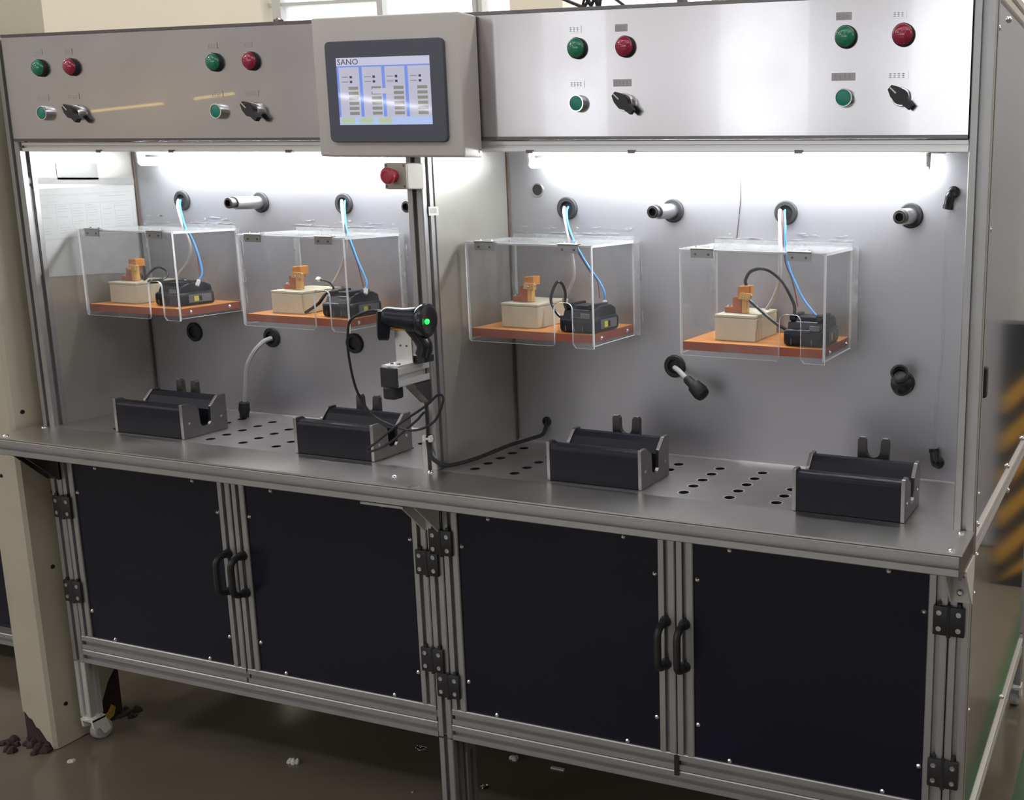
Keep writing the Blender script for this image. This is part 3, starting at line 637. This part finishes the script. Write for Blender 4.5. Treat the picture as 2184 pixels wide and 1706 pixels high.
def make_battery(x, y, l, rot=0, sc=1):
    t = thing('battery_pack', l, 'battery', (x, y, .2363), 'tool battery packs on the orange boards')
    t.rotation_euler.z = rot; t.scale = (sc, sc, sc)
    MB().bbox(0, .070, 0, .085, 0, .027, .007, 3).build('lower_shell', BATM, t, local=True, smooth=True)
    MB().prism([(.004, .022), (.012, .038), (.030, .0445), (.066, .0445), (.080, .038), (.083, .022)], 'x', .005, .065).build('upper_shell', BATM, t, local=True, bevel=.002)
    for a in (.008, .053): MB().bbox(a, a + .009, .010, .062, .040, .0485, .0012, 1).build('slide_rail', BLKS, t, local=True)
    MB().box(.020, .050, .016, .050, .0446, .0455).build('contact_slots', DARK, t, local=True)
    for q in range(3): MB().box(.014 + q * .017, .015 + q * .017, -.0008, .002, .003, .012).build('vent_rib', BATG, t, local=True)
    s = MB().box(.0698, .0706, .022, .074, .006, .022).build('side_label', BATG, t, local=True)
    MB().box(.0706, .0709, .034, .044, .0085, .0185).build('yellow_mark', YEL, s, local=True)
    MB().box(.0706, .0709, .046, .052, .0085, .0185).build('dark_mark', BLK, s, local=True)
    MB().bbox(.045, .062, -.0012, .002, .026, .034, .0008, 1).build('release_latch', BATG, t, local=True)
    return t
IX = [.0395, .4560, .9675, 1.3735]
for i, x in enumerate(IX):
    make_ivory(x, ['ivory plastic box under the leftmost acrylic cover', 'ivory plastic box with free white plug above it, behind scanner', 'ivory plastic box under the third acrylic cover from left', 'ivory plastic box with vertical seam under the rightmost cover'][i], i == 3)
    make_clamp(x + (.007 if i else .004), ['brown stepped clamp on ivory box under the leftmost cover', 'brown stepped clamp on ivory box behind the barcode scanner', 'brown stepped clamp on ivory box right of the partition', 'brown stepped clamp wired with a tall black arch, rightmost cover'][i])
make_battery(.1600, .1220, 'black tool battery under the leftmost acrylic cover', -.05)
make_battery(.5830, .1130, 'black tool battery behind the barcode scanner', -.05)
make_battery(1.0930, .1050, 'black tool battery with small cable loop, third cover from left', -.06)
make_battery(1.4970, .1070, 'black tool battery under the rightmost acrylic cover', 0)

# ================================================================ WIRES
def cable(name, pts, r, m, label_, cat='cable', group=None, plug=None, collar=None):
    t = MB().tube(pts, r).build(name, m, smooth=True); tag(t, label_, cat, group)
    if plug:
        e = Vector(pts[-1]); d = (Vector(pts[-1]) - Vector(pts[-2])).normalized()
        MB().lathe(e - d * .002, d, [(0, .0035), (.001, .0048), (.012, .0048), (.013, .004)], 4).build('plug', WHITEP, t)
    return t
wires = {
 0: ([(0.1190,.2450,.4429),(.1374,.2250,.4320),(.1574,.2100,.4090),(.1746,.2000,.3879),(.1983,.1900,.3700),(.2225,.1800,.3383),(.2400,.1700,.3023),(.2400,.160,.2850)],
     [(.1126,.2450,.4428),(.1340,.2220,.4291),(.1602,.2050,.3968),(.1760,.2050,.3544),(.1623,.2100,.3201),(.1276,.2150,.2913),(.1090,.2200,.2780)]),
 1: ([(.5415,.2450,.4483),(.5557,.2250,.4363),(.5735,.2050,.4014),(.5819,.2000,.3840),(.5986,.1900,.3627),(.6189,.1800,.3329),(.6430,.1700,.2993),(.6480,.1600,.2850)],
     [(.5325,.2450,.4481),(.5516,.2220,.4363),(.5694,.2050,.3924),(.5696,.2050,.3565),(.5508,.2100,.3194),(.5185,.2150,.2800)]),
 2: ([(1.0378,.2450,.4440),(1.0454,.2250,.4346),(1.0563,.2100,.4122),(1.0734,.2000,.3842),(1.0952,.1900,.3583),(1.1160,.1800,.3376),(1.1350,.1750,.3183),(1.1480,.1680,.3010),(1.1500,.1650,.2850)],
     [(1.0291,.2450,.4430),(1.0414,.2220,.4322),(1.0577,.2050,.3959),(1.0688,.2000,.3592),(1.0704,.2000,.3219),(1.0551,.2050,.2939),(1.0390,.2100,.2750)]),
 3: ([(1.4526,.2450,.4456),(1.4587,.2250,.4401),(1.4666,.2050,.4217),(1.4703,.1950,.3954),(1.4765,.1900,.3614),(1.4924,.1800,.3320),(1.5121,.1700,.3032),(1.5388,.1550,.2800)],
     [(1.4434,.2450,.4447),(1.4507,.2220,.4377),(1.4578,.2050,.3984),(1.4599,.2000,.3601),(1.4585,.2000,.3289),(1.4452,.2100,.2999),(1.4309,.2150,.2790)])}
WL = ['under the leftmost cover', 'behind the barcode scanner', 'right of the partition', 'under the rightmost cover']
for i, (bl, wh) in wires.items():
    cable('blue_wire', bl, .0019, BLUE, 'blue wire pair from wall grommet to battery ' + WL[i], group='blue wires to the batteries', plug=i < 3)
    cable('grey_sleeved_cable', wh, .0032 if i == 3 else .0028, SLEEVE, 'grey white sleeved cable running to ivory box ' + WL[i], group='sleeved cables to the ivory boxes')
    cable('red_wire', [(p[0] - .004, p[1] + .001, p[2] - .001) for p in bl[:-2]] + [(bl[-2][0] - .012, bl[-2][1] + .005, bl[-2][2] - .012)], .0011, REDW, 'thin dull red wire beside the blue wires ' + WL[i], group='red wires to the batteries')
cable('black_cable', [(.0981,.1500,.2936),(.1250,.1350,.2850),(.1270,.1500,.3013),(.1391,.1600,.3085),(.1534,.1650,.2992),(.1600,.1500,.2870),(.1500,.1250,.2850),(.1655,.1150,.2830),(.1982,.1150,.2860),(.2300,.1300,.2880),(.2350,.150,.284)], .0023, BLKS, 'black cable looping from clamp onto the leftmost battery')
cable('black_cable', [(.5939,.1250,.2780),(.5991,.1300,.2850),(.5995,.1300,.2910),(.5892,.1300,.2997),(.5640,.1380,.3020)], .0018, RUB, 'short black cable with white plug hanging free behind scanner', plug=True)
cable('black_lead', [(.6200,.1200,.2850),(.6060,.1060,.2820),(.5900,.1000,.2620),(.5600,.0985,.2440)], .0028, BLKS, 'black lead lying across the board of the second cover')
cable('black_cable', [(1.1100,.1200,.2700),(1.0896,.1200,.2600),(1.0730,.1200,.2800),(1.0721,.1200,.2965),(1.0770,.1300,.3175),(1.0815,.1400,.3150),(1.0815,.1500,.2978),(1.0800,.1500,.2800),(1.0900,.1400,.2700),(1.1057,.1300,.2700)], .0026, BLKS, 'black cable standing in a tall loop beside the third battery')
cable('black_cable', [(1.4154,.1600,.3240),(1.4137,.1600,.3322),(1.4219,.1600,.3464),(1.4399,.1600,.3524),(1.4587,.1600,.3477),(1.4790,.1600,.3310),(1.4970,.1550,.3041),(1.5029,.1500,.2900),(1.5041,.1400,.2780)], .0028, BLKS, 'black cable in a tall arch from rightmost clamp to battery')
cable('black_cable', [(1.4267,.1450,.3014),(1.4425,.1420,.2900),(1.4664,.1360,.2740),(1.4850,.1300,.2640),(1.5020,.1200,.2600)], .0028, BLKS, 'straight sagging black cable from rightmost clamp to battery')
cable('fine_wire', [(1.372, .2418, .515), (1.3733, .2418, .470), (1.369, .2418, .425), (1.3655, .2418, .395)], .0006, DSTEEL, 'hair-thin dark wire on the back panel below the right lamp', 'wire')

# ================================================================ AIR PROBES, PLUGS, FITTINGS
for x, l in ((.333, 'steel tubular probe from back panel between the left two covers'), (.750, 'steel tubular probe half hidden behind the middle post'), (1.2465, 'steel tubular probe from back panel between the right two covers'), (1.6686, 'steel tubular probe above and right of the rightmost cover')):
    t = thing('steel_probe', l, 'probe', (x, D, .440), 'steel probes on the back panel')
    MB().lathe((0, -.004, 0), (0, -1, 0), [(0, .0128), (.056, .0128), (.058, .0115), (.060, .0115), (.060, .0128), (.064, .0124)], 24).build('barrel', STEEL, t, local=True, smooth=True)
    MB().lathe((0, -.067, 0), (0, -1, 0), [(0, .0095), (.010, .0095), (.011, .0105), (.015, .0105), (.016, .009), (.016, .0065), (.010, .006)], 20, caps=False).build('tip', DSTEEL, t, local=True, smooth=True)
    MB().lathe((0, -.075, 0), (0, -1, 0), [(0, .0062), (.001, .006)], 16).build('bore', DARK, t, local=True)
cable('grey_cable', [(.3325, .241, .163), (.327, .225, .158), (.318, .208, .140), (.305, .200, .112), (.296, .2, .07), (.288, .2, .030)], .0048, GREYC, 'light grey cable curving from the lower grommet to the left worktop')
tag(MB().lathe((.287, .2, .034), (-.1, 0, -1), [(0, .006), (.003, .010), (.018, .011), (.026, .009), (.033, .009)], 16).build('cable_connector', RUB, smooth=True), 'black round connector at end of the light grey cable', 'connector')
t = thing('cable_plug', 'black plug hanging on a short grey cable under right bay covers', 'connector', (1.2467, D, .1645))
MB().tube([(1.2467, .241, .162), (1.262, .225, .160), (1.280, .208, .154), (1.292, .200, .150)], .0048).build('cable', GREYC, t, smooth=True)
MB().lathe((1.286, .203, .1525), (.75, -.25, -.5), [(0, .006), (.004, .008), (.018, .0085), (.022, .0125), (.040, .0145), (.048, .012), (.052, .004)], 18).build('plug_body', RUB, t, smooth=True)
t = thing('cable_plug', 'black hollow plug sticking up from lower right wall grommet', 'connector', (1.6639, D, .1645))
MB().lathe((1.664, .236, .158), (.05, -.55, .45), [(0, .017), (.012, .018), (.020, .013), (.036, .0125), (.040, .0145), (.050, .0150), (.050, .0115), (.040, .0105)], 22, caps=False).build('plug_body', BLKS, t, smooth=True)
MB().lathe((1.664 + .05 * .048, .236 - .55 * .048, .158 + .45 * .048), (.05, -.55, .45), [(0, .010), (.003, .010)], 16).build('socket_pins', DSTEEL, t)
t = thing('air_tube', 'clear air hose hanging between two black elbow fittings far right', 'hose', (1.73, D, .26))
MB().tube([(1.7316,.232,.455),(1.7303,.232,.4265),(1.7285,.233,.3214),(1.7290,.235,.2294),(1.7233,.235,.143),(1.7222,.235,.063),(1.7225,.235,.048)], .0026, 10).build('hose', ACR, t, smooth=True)
for (x, z, s) in ((1.7374, .4781, -1), (1.7290, .0330, 1)):
    f = MB().lathe((x, D, z), (0, -1, 0), [(0, .010), (.006, .010), (.008, .0075), (.014, .0075)], 14).tube([(x, D - .012, z), (x - .002, D - .018, z + s * .004), (x - .004, D - .016, z + s * .012), (x - .006, D - .012, z + s * .022)], .0078, 12).build('elbow_fitting', BLKS, t, smooth=True)
    MB().lathe((x - .006, D - .012, z + s * .020), (-.15, .1, s), [(0, .0086), (.006, .0086)], 14).build('collar', BLKS, f, smooth=True)

# ================================================================ FIXTURE BLOCKS AND U BRACKETS
def plate_poly():   # end plate outline in (y,z) with the V/U notch
    return [(0, 0), (.103, 0), (.103, .070), (.084, .070), (.078, .064), (.066, .052), (.064, .022), (.060, .017), (.052, .015), (.044, .017), (.040, .022), (.038, .052), (.026, .060), (.018, .066), (.0, .066)]
def make_fixture(x, y, l):
    t = thing('battery_cradle', l, 'fixture', (x, y, .0006), 'black cradles on the worktop')
    w = .175
    for a in (0, w - .0065): 
        p = MB().prism(plate_poly(), 'x', a, a + .0065).build('end_plate', PLATE, t, local=True, bevel=.0008)
        sx = a if a == 0 else w
        for q in (.014, .088): MB().lathe((sx, q, .028), (1 if a else -1, 0, 0), [(0, .0028), (.0008, .0026)], 8).build('plate_screw', CHROME, p, local=True)
    pr = []
    for k in range(7): a = PI / 2 * k / 6; pr.append((.0008 + .012 - .012 * math.cos(PI / 2 - a) if 0 else .0128 - .012 * math.cos(a), .052 + .010 * math.sin(a)))
    MB().prism([(.0008, .001)] + pr + [(.026, .060), (.036, .045), (.036, .001)], 'x', .0067, w - .0067).build('front_block', CRAD, t, local=True, smooth=True)
    MB().prism([(.066, .001), (.066, .045), (.078, .060), (.086, .067), (.098, .067), (.102, .062), (.102, .001)], 'x', .0067, w - .0067).build('rear_block', CRAD, t, local=True)
    MB().box(.0067, w - .0067, .036, .066, .001, .014).build('channel_floor', CRAD, t, local=True)
    return t
FX = [(.1560, .0110), (.5995, .0060), (1.1160, .0155), (1.5510, .0020)]
FL = ['black cradle block leftmost on the worktop', 'black cradle block left of the middle post, cable loop in front', 'black cradle block third from left, right of the partition', 'black cradle block rightmost on the worktop']
for (x, y), l in zip(FX, FL): make_fixture(x, y, l)
for (x, y), l in zip([(.2150, .128), (.6560, .135), (1.1940, .150), (1.6390, .150)], ['steel U bracket behind the leftmost cradle', 'steel U bracket behind the cradle left of the middle post', 'steel U bracket behind the third cradle from left', 'steel U bracket behind the rightmost cradle']):
    t = thing('fork_bracket', l, 'bracket', (x, y, .0003), 'U brackets behind the cradles')
    poly = [(-.026, 0), (.026, 0), (.026, .083), (.023, .087), (.016, .087), (.0125, .083), (.0115, .066)]
    for k in range(1, 8): a = PI * k / 8; poly.append((.0115 * math.cos(a), .066 - .011 * math.sin(a)))
    poly += [(-.0115, .066), (-.0125, .083), (-.016, .087), (-.023, .087), (-.026, .083)]
    MB().prism(poly, 'y', 0, .009).build('fork_plate', DSTEEL, t, local=True)
    for s_ in (-1, 1): MB().box(s_ * .0145, s_ * .0235, .0002, .0088, .0870, .0876).build('machined_tip', CHROME, t, local=True)
    MB().box(-.026, .026, -.012, 0, 0, .006).build('foot', DSTEEL, t, local=True)

# ================================================================ SCANNER AND ITS ARM
t = thing('profile_bracket', 'short aluminium profile arm with angle plate on middle post', 'bracket', (.895, -.02, .155))
MB().profile('y', .8900, .1755, -.080, -.0008, .0165).build('arm', ALUB, t)
MB().bbox(.8738, .9062, -.084, -.080, .1592, .1918, .0015).build('end_cap', BLK, t)
MB().box(.8740, .9060, -.079, -.040, .1920, .1945).build('angle_foot', ALUB, t)
MB().box(.8740, .9060, -.0425, -.040, .1945, .2480).build('angle_plate', ALUB, t)
for x in (.883, .897): MB().lathe((x, -.065, .1945), (0, 0, 1), [(0, .003), (.002, .0025)], 10).build('bolt', DSTEEL, t)
for x in (.884, .896): MB().lathe((x, -.0425, .222), (0, -1, 0), [(0, .002), (.0006, .0018)], 8).build('hole', DSTEEL, t)
MB().prism([(-.001, .158), (-.040, .158), (-.036, .150), (-.001, .118)], 'x', .885, .906).build('corner_bracket', DSTEEL, t)
MB().bbox(.868, .892, -.074, -.050, .136, .158, .004).build('underside_clip', BLK, t)
t = thing('barcode_scanner', 'black handheld barcode scanner resting on the aluminium arm', 'scanner', (.91, -.06, .25))
MB().lathe((.9290, -.035, .2640), (-.96, -.27, .10), [(0, .012), (.004, .0195), (.012, .022), (.022, .0205), (.034, .0175), (.060, .0165), (.066, .0155), (.070, .012), (.071, .002)], 22).build('barrel', BATM, t, smooth=True)
MB().lathe((.9270, -.034, .2650), (.96, .10, -.02), [(-.010, .020), (-.004, .0265), (.004, .0285), (.008, .0275), (.010, .022), (.006, .010)], 24).build('scan_head', BLKS, t, smooth=True)
MB().lathe((.8640, -.054, .272), (-.10, -.02, -1), [(-.008, .0150), (.010, .0145), (.036, .0125), (.040, .010)], 4).build('trigger_block', BATM, t)
MB().tube([(.905, -.040, .255), (.915, -.034, .238), (.922, -.030, .222), (.918, -.030, .206)], .0125, 12).build('grip', BLKS, t, smooth=True)
MB().bbox(.872, .905, -.050, -.030, .2480, .2510, .001).build('yellow_sticker', mat('amber_sticker', (.70, .36, .03), .5), t)
MB().lathe((.9365, -.040, .2640), (.9, -.35, 0), [(-.002, .002), (.001, .0048), (.003, .003), (.004, .001)], 12).build('status_light', LED, t, smooth=True)
MB().box(.885, .925, -.036, -.012, .1945, .2050).build('stand_base', BLK, t)
cable('scanner_cable', [(.8600,-.0600,.2790),(.8500,-.0700,.2807),(.8261,-.0850,.2682),(.8122,-.0800,.2438),(.8019,-.0700,.2029),(.7949,-.0500,.1435),(.8120,-.0400,.1024),(.8491,-.0400,.0852),(.8920,-.0350,.0773),(.9236,-.0200,.0912),(.9409,-.0150,.1277),(.9284,-.0100,.1362),(.9065,-.0200,.1156),(.8682,-.0400,.0869),(.8261,-.0500,.0530),(.8107,-.0500,.0418),(.8152,-.0500,.0373),(.8466,-.0400,.0525),(.8857,-.0200,.0880),(.8996,-.0080,.1025),(.8970,-.0040,.0568)], .0021, RUB, 'dark coiled cable looping down from the barcode scanner')
cable('black_cable', [(.8970,-.0035,.0540),(.8995,-.0045,.0380),(.9080,-.0060,.0220),(.9200,.0100,.0080),(.9290,.0450,.0050),(.9380,.0950,.0060),(.9524,.1550,.0120),(.9700,.2000,.0160),(.9800,.2250,.0204),(.9787,.2430,.0408)], .0036, RUB, 'black cable lying from middle post to the small wall grommet')
tag(MB().bbox(.8880, .9070, -.0075, -.0005, .0545, .0585, .0012).bbox(.8890, .8950, -.0085, -.001, .0515, .0625, .001).bbox(.9010, .9065, -.0085, -.001, .0515, .0625, .001).build('cable_clip', WHITEP), 'small white cable clip low on the middle post', 'clip')

# ================================================================ PAPERS AND LABELS ON THE SIDES
pp = thing('instruction_sheet', 'white printed form in clear sleeve taped to left side lining', 'document', (.001, .125, .29))
MB().add([(.0012, .0175, .4640), (.0012, .2370, .4715), (.0012, .2330, .2885), (.0012, .0190, .2950), (.0004, .0175, .4640), (.0004, .2370, .4715), (.0004, .2330, .2885), (.0004, .0190, .2950)], [(0, 1, 2, 3), (4, 7, 6, 5), (0, 4, 5, 1), (1, 5, 6, 2), (2, 6, 7, 3), (3, 7, 4, 0)]).build('sheet', PAPER, pp)
MB().box(.0004, .0010, .012, .240, .4735, .4860).box(.0004, .0009, .006, .0165, .30, .47).build('sleeve', TAPE, pp)
def pr_line(y0, y1, v, th, m, name='printed_line'):
    def Z(y): return .467 + (y - .0175) * .034 - v
    MB().add([(.0014, y0, Z(y0)), (.0014, y1, Z(y1)), (.0014, y1, Z(y1) - th), (.0014, y0, Z(y0) - th), (.0011, y0, Z(y0)), (.0011, y1, Z(y1)), (.0011, y1, Z(y1) - th), (.0011, y0, Z(y0) - th)], [(0, 1, 2, 3), (4, 7, 6, 5), (0, 4, 5, 1), (1, 5, 6, 2), (2, 6, 7, 3), (3, 7, 4, 0)]).build(name, m, pp)
INKL = mat('faint_ink', (.38, .38, .40), .6)
for v in (.0155, .0345): pr_line(.022, .230, v, .0008, INKL)
pr_line(.075, .165, .0175, .0018, INK); pr_line(.155, .215, .022, .0015, INKL); pr_line(.045, .065, .0285, .0015, INK)
rn = random.Random(3)
for k in range(11):
    v = .038 + k * .0052
    for (a, b) in ((.030, .05), (.064, .088), (.095, .120), (.125, .150), (.160, .182), (.190, .225)):
        if rn.random() < .62: e = a + (b - a) * rn.uniform(.5, 1); pr_line(a, e, v, .0012, INKL, 'printed_text')
for y in (.028, .060, .092, .123, .155, .187, .228): 
    MB().box(.0011, .0013, y, y + .0005, .385, .435).build('column_rule', INKL, pp)
pr_line(.022, .228, .1000, .0035, INK, 'fold_shadow_strip')
tag(MB().box(.0004, .0010, .0715, .159, .482, .514).build('tape_patch', TAPE), 'cloudy tape patch above the printed form', 'tape')
lb = tag(MB().box(.9125, .9129, .0113, .0369, .4320, .4465).build('small_label', WHITEP), 'small white bar code sticker near top of the partition', 'label')
for k in range(6): MB().box(.9129, .9131, .0150 + k * .003, .0162 + k * .003, .4355, .4435).build('bar', INK, lb)
